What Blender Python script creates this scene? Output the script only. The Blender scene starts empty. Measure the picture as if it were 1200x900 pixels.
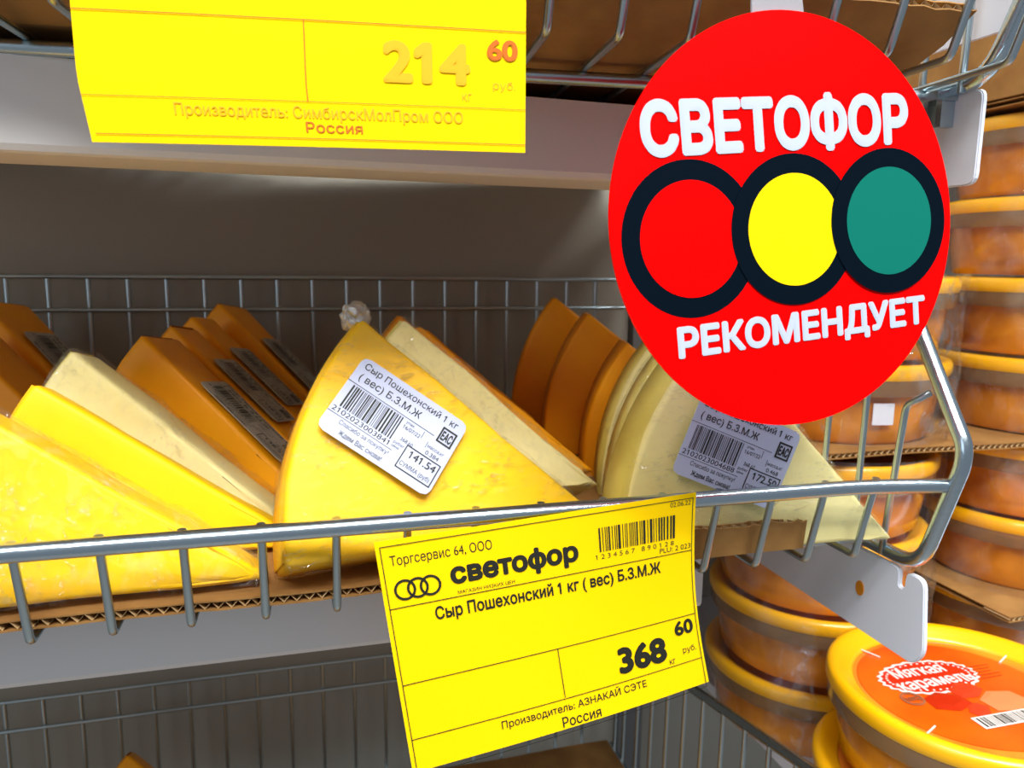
import bpy, bmesh, math, random
from mathutils import Vector, Matrix, noise

# ------------------------------------------------------------------ camera, light, exposure
U = 0.029            # metres per building unit (one wire pitch of the baskets)
EYE = 1.30           # eye height in metres
C = bpy.context.scene.collection
S = bpy.context.scene
YAW, PITCH, ROLL, F = .272, .160, .013, 900.0

def cam_axes():
    f = Vector((math.sin(YAW)*math.cos(PITCH), math.cos(YAW)*math.cos(PITCH), -math.sin(PITCH)))
    r = Vector((math.cos(YAW), -math.sin(YAW), 0)); u = r.cross(f)
    return r*math.cos(ROLL)+u*math.sin(ROLL), -r*math.sin(ROLL)+u*math.cos(ROLL), f
CR, CU, CF = cam_axes()
cam_d = bpy.data.cameras.new('camera'); cam = bpy.data.objects.new('camera', cam_d); C.objects.link(cam)
m = Matrix((CR, CU, -CF)).transposed().to_4x4(); m.translation = Vector((0, 0, EYE)); cam.matrix_world = m
cam_d.sensor_width = 36; cam_d.lens = 36*F/1200; cam_d.clip_start = .01
cam_d.dof.use_dof = True; cam_d.dof.focus_distance = 11.3*U; cam_d.dof.aperture_fstop = 16
S.camera = cam
S.view_settings.view_transform = 'Standard'; S.view_settings.look = 'None'
S.view_settings.gamma = 1; S.view_settings.use_curve_mapping = False
S.view_settings.exposure = 0.0

w = bpy.data.worlds.new('store'); S.world = w; w.use_nodes = True
w.node_tree.nodes['Background'].inputs[0].default_value = (.80, .88, 1, 1)
w.node_tree.nodes['Background'].inputs[1].default_value = .30

def P(x, y, z): return Vector((x*U, y*U, z*U+EYE))
def area(name, loc, target, sx, sy, power, col=(1, 1, 1)):
    l = bpy.data.lights.new(name, 'AREA'); l.shape = 'RECTANGLE'; l.size = sx*U; l.size_y = sy*U
    l.energy = power; l.color = col
    o = bpy.data.objects.new(name, l); C.objects.link(o); o.location = P(*loc)
    o.rotation_euler = (P(*target)-P(*loc)).to_track_quat('-Z', 'Y').to_euler()
    return o
area('ceiling_strip_light', (-8, -29, 44), (3, 12, -3), 70, 3, 28, (1, .98, .95))
area('ceiling_strip_light', (-8, -20, 48), (3, 12, -3), 70, 3, 27, (1, .98, .95))
area('ceiling_strip_light', (24, -12, 50), (12, 12, -4), 60, 8, 35, (.95, .98, 1))
area('left_cool_light', (-45, -20, 8), (3, 14, -3), 30, 24, 3.5, (.8, .9, 1))  # weak cool area light from the left; no window is modelled there

# ------------------------------------------------------------------ helpers
def rayv(px, py): return CF+CR*((px-600)/F)+CU*((450-py)/F)
def at(px, py, Y):
    d = rayv(px, py); return d*(Y/d.y)          # a point (in units) on the upright plane at depth Y
def rotm(rz, rx, ry=0):
    return Matrix.Rotation(rz, 3, 'Z') @ Matrix.Rotation(rx, 3, 'X') @ Matrix.Rotation(ry, 3, 'Y')
_mats = {}
def mat(name, col, rough=.5, metal=0, noise_amt=0, noise_scale=20, col2=None, bump=0, bump_scale=60, coat=0, trans=0, sss=0, spec=.5, alpha=1, stretch=(1, 1, 1)):
    if name in _mats: return _mats[name]
    mt = bpy.data.materials.new(name); mt.use_nodes = True; nt = mt.node_tree; b = nt.nodes['Principled BSDF']
    b.inputs['Base Color'].default_value = (*col, 1); b.inputs['Roughness'].default_value = rough
    b.inputs['Metallic'].default_value = metal; b.inputs['Coat Weight'].default_value = coat
    b.inputs['Coat Roughness'].default_value = .12
    b.inputs['Specular IOR Level'].default_value = spec
    b.inputs['Alpha'].default_value = alpha
    if trans: b.inputs['Transmission Weight'].default_value = trans
    if sss:
        b.inputs['Subsurface Weight'].default_value = sss; b.inputs['Subsurface Radius'].default_value = (.01, .005, .001)
        b.inputs['Subsurface Scale'].default_value = .5
    if col2 or bump:
        tc = nt.nodes.new('ShaderNodeTexCoord'); mp = nt.nodes.new('ShaderNodeMapping'); mp.inputs['Scale'].default_value = stretch
        nt.links.new(tc.outputs['Object'], mp.inputs[0])
    if col2:
        n = nt.nodes.new('ShaderNodeTexNoise'); n.inputs['Scale'].default_value = noise_scale; n.inputs['Detail'].default_value = 5
        r = nt.nodes.new('ShaderNodeMapRange'); r.inputs[1].default_value = .38; r.inputs[2].default_value = .62
        mx = nt.nodes.new('ShaderNodeMix'); mx.data_type = 'RGBA'
        mx.inputs[6].default_value = (*col, 1); mx.inputs[7].default_value = (*col2, 1)
        nt.links.new(mp.outputs[0], n.inputs['Vector']); nt.links.new(n.outputs[0], r.inputs[0]); nt.links.new(r.outputs[0], mx.inputs[0])
        nt.links.new(mx.outputs[2], b.inputs['Base Color'])
    if bump:
        n = nt.nodes.new('ShaderNodeTexNoise'); n.inputs['Scale'].default_value = bump_scale; n.inputs['Detail'].default_value = 4
        bp = nt.nodes.new('ShaderNodeBump'); bp.inputs['Strength'].default_value = bump; bp.inputs['Distance'].default_value = .001
        nt.links.new(mp.outputs[0], n.inputs['Vector']); nt.links.new(n.outputs[0], bp.inputs['Height']); nt.links.new(bp.outputs[0], b.inputs['Normal'])
    _mats[name] = mt; return mt
def film_mat(name, fac=.12, haze=.05, rough=.1, scale=30, stretch=(1, 1, 1), strength=.9, col=(1, 1, 1), wrinkle=.3, fres=.12):
    """thin crinkled cling film: clear, with a glossy skin and a little haze"""
    if name in _mats: return _mats[name]
    mt = bpy.data.materials.new(name); mt.use_nodes = True; nt = mt.node_tree; nt.nodes.clear()
    N = nt.nodes.new; L = nt.links.new
    out = N('ShaderNodeOutputMaterial'); tr = N('ShaderNodeBsdfTransparent'); gl = N('ShaderNodeBsdfGlossy'); df = N('ShaderNodeBsdfDiffuse')
    tr.inputs[0].default_value = (*col, 1)
    gl.inputs['Roughness'].default_value = rough; df.inputs[0].default_value = (.9, .92, .9, 1)
    tc = N('ShaderNodeTexCoord'); mp = N('ShaderNodeMapping'); mp.inputs['Scale'].default_value = stretch
    L(tc.outputs['Object'], mp.inputs[0])
    n1 = N('ShaderNodeTexNoise'); n1.inputs['Scale'].default_value = scale; n1.inputs['Detail'].default_value = 6; n1.inputs['Distortion'].default_value = 1.2
    v = N('ShaderNodeTexVoronoi'); v.inputs['Scale'].default_value = scale*1.6; v.feature = 'DISTANCE_TO_EDGE'
    L(mp.outputs[0], n1.inputs['Vector'])
    wv = N('ShaderNodeVectorMath'); wv.operation = 'ADD'; L(mp.outputs[0], wv.inputs[0]); L(n1.outputs['Color'], wv.inputs[1]); 
    sc = N('ShaderNodeVectorMath'); sc.operation = 'SCALE'; sc.inputs['Scale'].default_value = .03; L(n1.outputs['Color'], sc.inputs[0]); L(sc.outputs[0], wv.inputs[1])
    L(wv.outputs[0], v.inputs['Vector'])
    ad = N('ShaderNodeMath'); ad.operation = 'MULTIPLY_ADD'; ad.inputs[1].default_value = .5; L(v.outputs['Distance'], ad.inputs[0]); L(n1.outputs[0], ad.inputs[2])
    bp = N('ShaderNodeBump'); bp.inputs['Strength'].default_value = strength; bp.inputs['Distance'].default_value = .004; L(ad.outputs[0], bp.inputs['Height'])
    L(bp.outputs[0], gl.inputs['Normal'])
    lw = N('ShaderNodeLayerWeight'); lw.inputs[0].default_value = .35; L(bp.outputs[0], lw.inputs['Normal'])
    ma = N('ShaderNodeMath'); ma.operation = 'MULTIPLY_ADD'; ma.inputs[1].default_value = fres; ma.inputs[2].default_value = fac; L(lw.outputs['Fresnel'], ma.inputs[0])
    # the gloss gathers on fine wrinkles of the film
    n2 = N('ShaderNodeTexNoise'); n2.inputs['Scale'].default_value = scale*1.7; n2.inputs['Detail'].default_value = 7; n2.inputs['Distortion'].default_value = 2.0; L(mp.outputs[0], n2.inputs['Vector'])
    n3 = N('ShaderNodeTexNoise'); n3.inputs['Scale'].default_value = scale*.25; L(mp.outputs[0], n3.inputs['Vector'])
    r2 = N('ShaderNodeMapRange'); r2.inputs[1].default_value = .54; r2.inputs[2].default_value = .62; L(n2.outputs[0], r2.inputs[0])
    r3 = N('ShaderNodeMapRange'); r3.inputs[1].default_value = .42; r3.inputs[2].default_value = .6; L(n3.outputs[0], r3.inputs[0])
    mm2 = N('ShaderNodeMath'); mm2.operation = 'MULTIPLY'; L(r2.outputs[0], mm2.inputs[0]); L(r3.outputs[0], mm2.inputs[1])
    mm3 = N('ShaderNodeMath'); mm3.operation = 'MULTIPLY_ADD'; mm3.inputs[1].default_value = wrinkle; L(mm2.outputs[0], mm3.inputs[0]); L(ma.outputs[0], mm3.inputs[2])
    mm3.use_clamp = True
    hz = N('ShaderNodeMapRange'); hz.inputs[1].default_value = .5; hz.inputs[2].default_value = .75; hz.inputs[4].default_value = haze*4; hz.inputs[3].default_value = haze*.3; L(n1.outputs[0], hz.inputs[0])
    m1 = N('ShaderNodeMixShader'); L(hz.outputs[0], m1.inputs[0]); L(tr.outputs[0], m1.inputs[1]); L(df.outputs[0], m1.inputs[2])
    m2 = N('ShaderNodeMixShader')
    L(mm3.outputs[0], m2.inputs[0]); L(m1.outputs[0], m2.inputs[1]); L(gl.outputs[0], m2.inputs[2]); L(m2.outputs[0], out.inputs[0])
    _mats[name] = mt; return mt

def setp(o, label=None, cat=None, group=None, kind=None):
    if label: o['label'] = label
    if cat: o['category'] = cat
    if group: o['group'] = group
    if kind: o['kind'] = kind
    return o
def thing(name, loc, label, cat, group=None, R3=None):
    o = bpy.data.objects.new(name, None); C.objects.link(o); o.empty_display_size = .02
    mm = (R3 or Matrix.Identity(3)).to_4x4(); mm.translation = P(*loc); o.matrix_world = mm
    return setp(o, label, cat, group)
def mesh_from(verts, faces, smooth=False, loc=(0, 0, 0)):
    """verts in units; relative to loc"""
    l = Vector(loc); me = bpy.data.meshes.new('m'); me.from_pydata([tuple((Vector(v)-l)*U) for v in verts], [], faces)
    if smooth: me.polygons.foreach_set('use_smooth', [True]*len(me.polygons))
    me.update(); return me
def part(name, verts, faces, material, parent=None, smooth=False, origin=None, label=None, kind=None, auto=None):
    """parent given: verts are in the parent's local units. No parent: world units with origin at `origin`"""
    lo = Vector(origin) if origin is not None else Vector((0, 0, 0))
    me = mesh_from(verts, faces, smooth, lo)
    me.materials.append(material); o = bpy.data.objects.new(name, me); me.name = name; C.objects.link(o)
    if parent: o.parent = parent; o.location = lo*U
    else: o.location = P(*lo)
    if auto is not None and smooth: me.set_sharp_from_angle(angle=auto)
    return setp(o, label, None, None, kind)
def clone(o, parent=None):
    c = o.copy(); C.objects.link(c)
    if parent: c.parent = parent
    for ch in list(o.children): clone(ch, c)
    return c

class MB:
    def __init__(s): s.v = []; s.f = []
    def add(s, v, f):
        k = len(s.v); s.v += [tuple(a) for a in v]; s.f += [tuple(i+k for i in q) for q in f]
    def box(s, a, b):
        (x0, y0, z0), (x1, y1, z1) = a, b
        s.add([(x0,y0,z0),(x1,y0,z0),(x1,y1,z0),(x0,y1,z0),(x0,y0,z1),(x1,y0,z1),(x1,y1,z1),(x0,y1,z1)],
              [(0,3,2,1),(4,5,6,7),(0,1,5,4),(1,2,6,5),(2,3,7,6),(3,0,4,7)])
    def tube(s, pts, r, n=10, fillet=0):
        v, f = tube(pts, r, n, fillet); s.add(v, f)
def fillet_path(pts, rad, seg=5):
    pts = [Vector(p) for p in pts]; out = [pts[0]]
    for i in range(1, len(pts)-1):
        a, b, c = pts[i-1], pts[i], pts[i+1]
        d1 = (a-b); d2 = (c-b); r = min(rad, d1.length*.45, d2.length*.45)
        p0 = b+d1.normalized()*r; p2 = b+d2.normalized()*r
        for k in range(seg+1):
            t = k/seg; out.append(p0*(1-t)**2+b*2*t*(1-t)+p2*t*t)
    out.append(pts[-1]); return out
def tube(pts, r, n=10, fillet=0):
    pts = fillet_path(pts, fillet) if fillet else [Vector(p) for p in pts]
    V = []; Fc = []; up = None
    for i, p in enumerate(pts):
        t = ((pts[min(i+1, len(pts)-1)]-pts[max(i-1, 0)])).normalized()
        if up is None: up = t.orthogonal().normalized()
        up = (up-t*up.dot(t)).normalized(); side = t.cross(up)
        for k in range(n):
            a = 2*math.pi*k/n; V.append(p+up*math.cos(a)*r+side*math.sin(a)*r)
    for i in range(len(pts)-1):
        for k in range(n):
            Fc.append((i*n+k, i*n+(k+1) % n, (i+1)*n+(k+1) % n, (i+1)*n+k))
    Fc.append(tuple(range(n-1, -1, -1))); L = (len(pts)-1)*n; Fc.append(tuple(L+k for k in range(n)))
    return V, Fc
def lathe(prof, n=64, cx=0, cy=0):
    V = []; Fc = []
    for (r, z) in prof:
        for k in range(n):
            a = 2*math.pi*k/n; V.append((cx+r*math.cos(a), cy+r*math.sin(a), z))
    for i in range(len(prof)-1):
        for k in range(n):
            Fc.append((i*n+k, i*n+(k+1) % n, (i+1)*n+(k+1) % n, (i+1)*n+k))
    return V, Fc
def slab(outline, t, axis=1):
    """a flat plate: outline = list of 3-D points, thickness vector t"""
    n = len(outline); t = Vector(t); a = [Vector(p) for p in outline]; b = [p+t for p in a]
    return a+b, [tuple(range(n)), tuple(range(2*n-1, n-1, -1))]+[(i, i+n, (i+1) % n+n, (i+1) % n) for i in range(n)]

# ------------------------------------------------------------------ printing on sheets
class Sheet:
    """a (bent) sheet: fn(u,v) -> point for u,v in 0..1, u right and v down; size w x h in units"""
    def __init__(s, fn, w, h): s.fn = fn; s.w = w; s.h = h
    def pt(s, u, v, off=0):
        p = s.fn(u, v)
        if off:
            e = 1e-3; du = s.fn(u+e, v)-s.fn(u-e, v); dv = s.fn(u, v+e)-s.fn(u, v-e)
            p = p+dv.cross(du).normalized()*off
        return p
def flat_sheet(O, u, v, w, h):
    O = Vector(O); u = Vector(u).normalized()*w; v = Vector(v).normalized()*h
    return Sheet(lambda a, b: O+u*a+v*b, w, h)
_tc = {}
def glyphs(text, bold=0, res=3):
    """outlines of the built-in font, filled contour by contour so overlapping strokes stay solid"""
    k = (text, res)
    if k in _tc: return _tc[k]
    c = bpy.data.curves.new('t', 'FONT'); c.body = text
    o = bpy.data.objects.new('t', c); C.objects.link(o); bpy.context.view_layer.update()
    dg = bpy.context.evaluated_depsgraph_get(); cu = o.to_curve(dg)
    loops = []
    for sp in cu.splines:
        bp = sp.bezier_points; n = len(bp); q = []
        for i in range(n):
            p, r_ = bp[i], bp[(i+1) % n]
            st = (p.handle_right-p.co).length < 1e-5 and (r_.handle_left-r_.co).length < 1e-5
            flat = abs((p.handle_right-p.co).cross(r_.co-p.co).z) < 1e-6 and abs((r_.handle_left-r_.co).cross(r_.co-p.co).z) < 1e-6
            m_ = 1 if st or flat else res+1
            for j in range(m_):
                t = j/m_; w_ = p.co*(1-t)**3+p.handle_right*3*t*(1-t)**2+r_.handle_left*3*t*t*(1-t)+r_.co*t**3
                if not q or (w_-q[-1]).length > 1e-5: q.append(w_)
        if len(q) > 2 and (q[0]-q[-1]).length < 1e-5: q.pop()
        if len(q) == 4:      # the plain bar of the digit one gets its flag
            xs = sorted(w_.x for w_ in q); ys = sorted(w_.y for w_ in q); h_ = ys[3]-ys[0]
            if .66 < h_ < .7 and .05 < xs[3]-xs[0] < .13 and abs(ys[0]) < .01:
                a0, a1 = xs[0], xs[3]
                q = [Vector(z_) for z_ in ((a1, 0, 0), (a1, h_, 0), (a0+.01, h_, 0), (a0-.13, h_-.12, 0), (a0-.13, h_-.22, 0), (a0, h_-.13, 0), (a0, 0, 0))]
        if len(q) > 2: loops.append([Vector((w_.x, w_.y, 0)) for w_ in q])
    from mathutils.geometry import delaunay_2d_cdt
    pts = []; ed = []
    for l in loops:
        k0 = len(pts); pts += [Vector((p.x, p.y)) for p in l]; ed += [(k0+i, k0+(i+1) % len(l)) for i in range(len(l))]
    segs = [(pts[i].x, pts[i].y, pts[j].x, pts[j].y) for i, j in ed]
    vo, eo, fo, *_r = delaunay_2d_cdt(pts, ed, [], 0, 1e-5)
    V = [(p.x, p.y) for p in vo]; Fc = []
    for tri in fo:
        a, b2, c2 = [V[i] for i in tri]; x = (a[0]+b2[0]+c2[0])/3; y = (a[1]+b2[1]+c2[1])/3
        cr = (b2[0]-a[0])*(c2[1]-a[1])-(b2[1]-a[1])*(c2[0]-a[0]); wn = 0
        if abs(cr) < 1e-9: continue
        for (x0, y0, x1, y1) in segs:
            if (y0 > y) != (y1 > y) and x < (x1-x0)*(y-y0)/(y1-y0)+x0: wn += 1 if y1 > y0 else -1
        if wn: Fc.append(tuple(tri) if cr > 0 else tuple(tri[::-1]))
    o.to_curve_clear(); bpy.data.objects.remove(o); bpy.data.curves.remove(c)
    _tc[k] = (V, Fc); return V, Fc
class Print:
    def __init__(s, sheet, off=.012): s.s = sheet; s.off = off; s.b = MB()
    def text(s, t, u0, u1, v0, v1, bold=0, res=3):
        """fit the text's ink into the box u0..u1, v0 (top) .. v1 (bottom)"""
        v, f = glyphs(t, 0, res)
        x0 = min(p[0] for p in v); x1 = max(p[0] for p in v); y0 = min(p[1] for p in v); y1 = max(p[1] for p in v)
        x0 -= bold; x1 += bold; y0 -= bold; y1 += bold
        n = 0 if not bold else (4 if bold < .02 else 10)
        for q in range(n+1):
            ox, oy = (0, 0) if q == n else (bold*math.cos(2*math.pi*(q+.5)/n), bold*math.sin(2*math.pi*(q+.5)/n))
            s.b.add([s.s.pt(u0+(p[0]+ox-x0)/(x1-x0)*(u1-u0), v1-(p[1]+oy-y0)/(y1-y0)*(v1-v0), s.off*.5+(q+.5)*.0007) for p in v], f)
    def rect(s, u0, v0, u1, v1, nu=8, nv=1):
        for i in range(nu):
            for j in range(nv):
                a, b = u0+(u1-u0)*i/nu, u0+(u1-u0)*(i+1)/nu; c, d = v0+(v1-v0)*j/nv, v0+(v1-v0)*(j+1)/nv
                s.b.add([s.s.pt(a, c, s.off), s.s.pt(a, d, s.off), s.s.pt(b, d, s.off), s.s.pt(b, c, s.off)], [(0, 1, 2, 3)])
    def frame(s, u0, v0, u1, v1, t):
        tu = t/s.s.w; tv = t/s.s.h
        s.rect(u0, v0, u1, v0+tv); s.rect(u0, v1-tv, u1, v1); s.rect(u0, v0, u0+tu, v1, 1, 8); s.rect(u1-tu, v0, u1, v1, 1, 8)
    def hline(s, u0, u1, v, t): s.rect(u0, v, u1, v+t/s.s.h, 12)
    def vline(s, u, v0, v1, t): s.rect(u, v0, u+t/s.s.w, v1, 1, 6)
    def ring(s, u, v, r, t, n=32, a0=0, a1=2*math.pi):
        for k in range(n):
            q = []
            for (rr, a) in ((r, k), (r-t, k), (r-t, k+1), (r, k+1)):
                an = a0+(a1-a0)*a/n; q.append(s.s.pt(u+rr*math.cos(an)/s.s.w, v+rr*math.sin(an)/s.s.h, s.off))
            s.b.add(q, [(3, 2, 1, 0)])
    def bars(s, u0, u1, v0, v1, seed, n=30):
        rnd = random.Random(seed); ws = []
        for i in range(n): ws += [rnd.choice((1, 1, 2, 3)), rnd.choice((1, 1, 2, 2))]
        tot = sum(ws); x = u0
        for i, q in enumerate(ws):
            d = (u1-u0)*q/tot
            if i % 2 == 0: s.rect(x, v0, x+d*.9, v1, 1)
            x += d
    def done(s, name, material, parent, label=None): return part(name, s.b.v, s.b.f, material, parent, label=label, kind='stuff')
def sheet_mesh(sh, nu, nv, name, material, parent, thick=.01, round_=0):
    V = []; Fc = []
    for side in (0, 1):
        for j in range(nv+1):
            for i in range(nu+1):
                u, v = i/nu, j/nv
                if round_:      # rounded corners: pull the corner in
                    ru, rv = round_/sh.w, round_/sh.h
                    cu = ru if u < ru else (1-ru if u > 1-ru else None); cv = rv if v < rv else (1-rv if v > 1-rv else None)
                    if cu is not None and cv is not None:
                        a, b = (u-cu)/ru, (v-cv)/rv; k = max(abs(a), abs(b)); l = math.hypot(a, b)
                        if l > 0: u, v = cu+a*k/l*ru, cv+b*k/l*rv
                V.append(sh.pt(u, v, -thick*side if side else 0))
    n = (nu+1)*(nv+1); I = lambda i, j, s: s*n+j*(nu+1)+i
    for j in range(nv):
        for i in range(nu):
            Fc.append((I(i, j, 0), I(i, j+1, 0), I(i+1, j+1, 0), I(i+1, j, 0)))
            Fc.append((I(i, j, 1), I(i+1, j, 1), I(i+1, j+1, 1), I(i, j+1, 1)))
    for i in range(nu):
        Fc.append((I(i, 0, 0), I(i+1, 0, 0), I(i+1, 0, 1), I(i, 0, 1))); Fc.append((I(i, nv, 0), I(i, nv, 1), I(i+1, nv, 1), I(i+1, nv, 0)))
    for j in range(nv):
        Fc.append((I(0, j, 0), I(0, j, 1), I(0, j+1, 1), I(0, j+1, 0))); Fc.append((I(nu, j, 0), I(nu, j+1, 0), I(nu, j+1, 1), I(nu, j, 1)))
    return part(name, V, Fc, material, parent, smooth=True, auto=.6)

# ------------------------------------------------------------------ materials
M_wire = mat('zinc_wire', (.50, .60, .66), .24, 1, bump=.15, bump_scale=300)
M_wire_thin = mat('zinc_wire_thin', (.46, .55, .58), .3, 1)
M_panel = mat('beige_panel_paint', (.34, .32, .265), .6, bump=.05, bump_scale=400)
M_shelf = mat('shelf_paint', (.80, .77, .74), .5, bump=.05, bump_scale=400)
M_white = mat('white_metal_paint', (.74, .78, .86), .4)
M_card = mat('cardboard', (.36, .18, .045), .85, col2=(.28, .13, .03), noise_scale=40, bump=.2, bump_scale=200)
M_card_in = mat('cardboard_torn', (.62, .42, .2), .9)
M_red = mat('sign_red', (1, .0, .0), .45, coat=.03, spec=.05)
M_black = mat('sign_black', (.0015, .005, .010), .5, spec=.03)
M_signyellow = mat('sign_yellow', (1, .66, 0), .35, spec=.2)
M_green = mat('sign_green', (.0, .15, .11), .35, spec=.3)
M_ink_white = mat('ink_white', (.47, .52, .62), .5, spec=.1)
M_paper = mat('yellow_paper', (1, .66, .0), .8, spec=.1)
M_ink = mat('ink_black', (.012, .012, .006), .6)
M_ink_faded = mat('ink_faded', (.86, .42, .0), .8)
M_ink_brown = mat('ink_brown', (.6, .13, .0), .8)
M_label = mat('thermal_label', (.47, .51, .68), .35)
M_yellow = mat('cheese_yellow', (1, .62, .0), .5, col2=(.98, .50, .0), noise_scale=14, bump=.12, bump_scale=120, spec=.35)
M_orange = mat('cheese_orange', (1, .42, .003), .45, col2=(.95, .34, .003), noise_scale=20, bump=.12, bump_scale=120, spec=.3)
M_pale = mat('cheese_pale', (.96, .86, .40), .45, col2=(.90, .78, .30), noise_scale=18, bump=.15, bump_scale=100, spec=.35)
M_rind_y = mat('rind_yellow', (.85, .48, .004), .5, col2=(.75, .38, .004), noise_scale=20)
M_rind_o = mat('rind_orange', (.72, .25, .003), .5, col2=(.6, .2, .003), noise_scale=20)
M_rind_p = mat('rind_pale', (.80, .66, .16), .5, col2=(.68, .54, .1), noise_scale=18)
M_film = film_mat('cling_film', .0, .008, .08, 130, (.5, .5, 1.6), 1.0)
M_film_h = film_mat('cling_film_bunched', .02, .02, .10, 110, (1, 1, 1), 1.0)
M_wrap = film_mat('shrink_film', .03, .025, .06, 30, (1, 1, .6), 1.0)
M_lid = mat('tub_lid_yellow', (1, .50, .0), .3, coat=.4)
M_collar = mat('tub_collar', (.42, .26, .12), .15, trans=.5, coat=.3)
M_tub = mat('tub_caramel', (.80, .29, .012), .12, col2=(.45, .13, .004), noise_scale=22, coat=.8)


# ------------------------------------------------------------------ setting
b = MB(); b.box((-34, 24.35, -24), (10.9, 24.75, 14))
setp(part('wall_back', b.v, b.f, M_panel, origin=(-12, 24.5, -24)), 'beige painted back panel of the shelving behind the wire baskets', kind='structure')
b = MB(); b.box((10.95, 25.4, -24), (48, 25.8, 18))
setp(part('wall_right', b.v, b.f, M_panel, origin=(30, 25.6, -24)), 'beige back panel behind the tubs in the right bay', kind='structure')
b = MB(); b.box((-60, -30, -EYE/U-.2), (60, 40, -EYE/U))
M_floor = mat('floor_tile', (.30, .29, .27), .5, col2=(.26, .25, .24), noise_scale=5)
setp(part('floor', b.v, b.f, M_floor, origin=(0, 0, -EYE/U)), 'pale grey shop floor under the shelving', kind='structure')
def shelf(z0, z1, rz, yf, label, x1=7.5):
    t = thing('metal_shelf', (0, yf, z0), label, 'shelf', None, Matrix.Rotation(rz, 3, 'Z'))
    h = z1-z0; x0 = -26
    prof = [(0, h), (0, .12), (.05, .03), (.14, 0), (1.7, 0), (1.7, .06), (.16, .06), (.08, .12), (.07, h-.08), (10.9, h-.08), (10.9, h)]
    V = [(x, y, z) for x in (x0, x1) for (y, z) in prof]; n = len(prof)
    part('shelf_tray', V, [(i, (i+1) % n, (i+1) % n+n, i+n) for i in range(n)]+[tuple(range(n-1, -1, -1)), tuple(range(n, 2*n))], M_shelf, t)
    return t
shelf(1.42, 2.74, .045, 12.9, 'grey painted metal shelf edge under the upper wire basket', 10.3)
shelf(-6.75, -5.72, 0, 12.75, 'grey painted metal shelf edge under the cheese basket')
# upright post between bays
b = MB(); b.box((10.95, 24.0, -40), (11.9, 25.2, 18))
for k in range(60): pass
setp(part('trim_1', b.v, b.f, mat('post_paint', (.12, .12, .12), .5), origin=(11.4, 24.6, -40)), 'dark steel upright post between the two bays', kind='structure')
b = MB(); b.box((12.0, 9.4, -13.2), (46, 25.3, -12.92))
setp(part('metal_shelf', b.v, b.f, M_white, origin=(25, 16, -13.2)), 'pale shelf board under the stacks of caramel tubs', 'shelf')

# ------------------------------------------------------------------ wire baskets
def basket(origin_z, x0, x1, rz, label, front, side, back_top, floor_z, yb, first, piv=(0, 0), group='wire shelf baskets', side_rear=None, rail_end=None, front_thick=.125):
    """front: (Yrail, zrail, Ybend); side: (Y,z) path of the heavy end frame"""
    t = thing('wire_basket', (piv[0], piv[1], floor_z), label, 'basket', group, Matrix.Rotation(rz, 3, 'Z'))
    def Lc(p): return (p[0]-piv[0], p[1]-piv[1], p[2]-floor_z)
    yr, zr, ybend = front
    def tb(name, pts, r, mt, n=10, fil=.15):
        v, f = tube([Lc(p) for p in pts], r, n, fil); return part(name, v, f, mt, t, smooth=True, auto=1.2)
    re = rail_end or yr
    tb('front_rail', [(x0, yr, zr), (x1-1.5, yr, zr), (x1, re, zr)], front_thick, M_wire, 16, .8)
    x = first
    while x < x1-.25:
        tb('wire', [(x, yr+.12, zr+.1), (x+.0, yr+.14, zr-.1), (x, ybend, floor_z), (x, yb, floor_z), (x, yb, back_top)], .062, M_wire_thin, 8, .12)
        x += 1
    for zz in (back_top, back_top-.92): tb('back_rail', [(x0, yb-.08, zz), (x1, yb-.08, zz)], .062, M_wire_thin, 8)
    for yy in (ybend+(1.85 if rz else 1.0), ybend+6.5, yb-1): tb('floor_rail', [(x0, yy, floor_z-.14), (x1, yy, floor_z-.14)], .11 if yy < ybend+2.5 and rz else .062, M_wire_thin, 10)
    for s in ((x1,) if True else ()):
        tb('end_frame', [(s, y, z) for (y, z) in side], .135, M_wire, 16, .5)
        def top_at(y):
            pr = [q for q in side if q[1] > floor_z+1]; best = None
            for (a, b2) in zip(pr, pr[1:]):
                if min(a[0], b2[0]) <= y <= max(a[0], b2[0]) and abs(a[0]-b2[0]) > 1e-6:
                    zz = a[1]+(b2[1]-a[1])*(y-a[0])/(b2[0]-a[0]); best = zz if best is None else max(best, zz)
            return best if best is not None else back_top
        for y in (side_rear or [12.25, 13.28, 14.3, 15.3, 16.3, 17.3, 18.3, 19.3, 20.3, 21.3, 22.3]):
            tb('wire', [(s-.1, y, floor_z-.2), (s-.1, y-.1, top_at(y))], .062, M_wire_thin, 8)
    return t
FZ = -5.12
bk = basket(0, -14, 10.6, 0, 'galvanised wire basket holding the cheese wedges, in mid height', (10.44, -3.69, 10.92),
            [(23.6, -.55), (11.55, -.55), (9.96, -2.95), (9.96, -3.3), (10.62, -5.33), (23.6, -5.33)], -.60, FZ, 23.75, -13.58, rail_end=10.16)
v, f = tube([(10.5, 11.47-0, -5.4+5.12), (10.5, 11.2, -2.5+5.12), (10.6, 10.8, -2.2+5.12)], .062, 8, .12); part('wire', v, f, M_wire_thin, bk, smooth=True)
bu = basket(0, -14, 9.55, -.095, 'galvanised wire basket at the top with brown cardboard in it', (9.75, 4.5, 10.5),
            [(23.5, 8), (12.2, 8), (10.3, 5.0), (10.3, 4.6), (11.2, 2.92), (24.0, 2.92)], 6.2, 2.98, 23.6, -13.72, piv=(0, 0),
            side_rear=[11.65, 12.6, 13.5, 14.5, 15.5, 16.5, 17.5])
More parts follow.
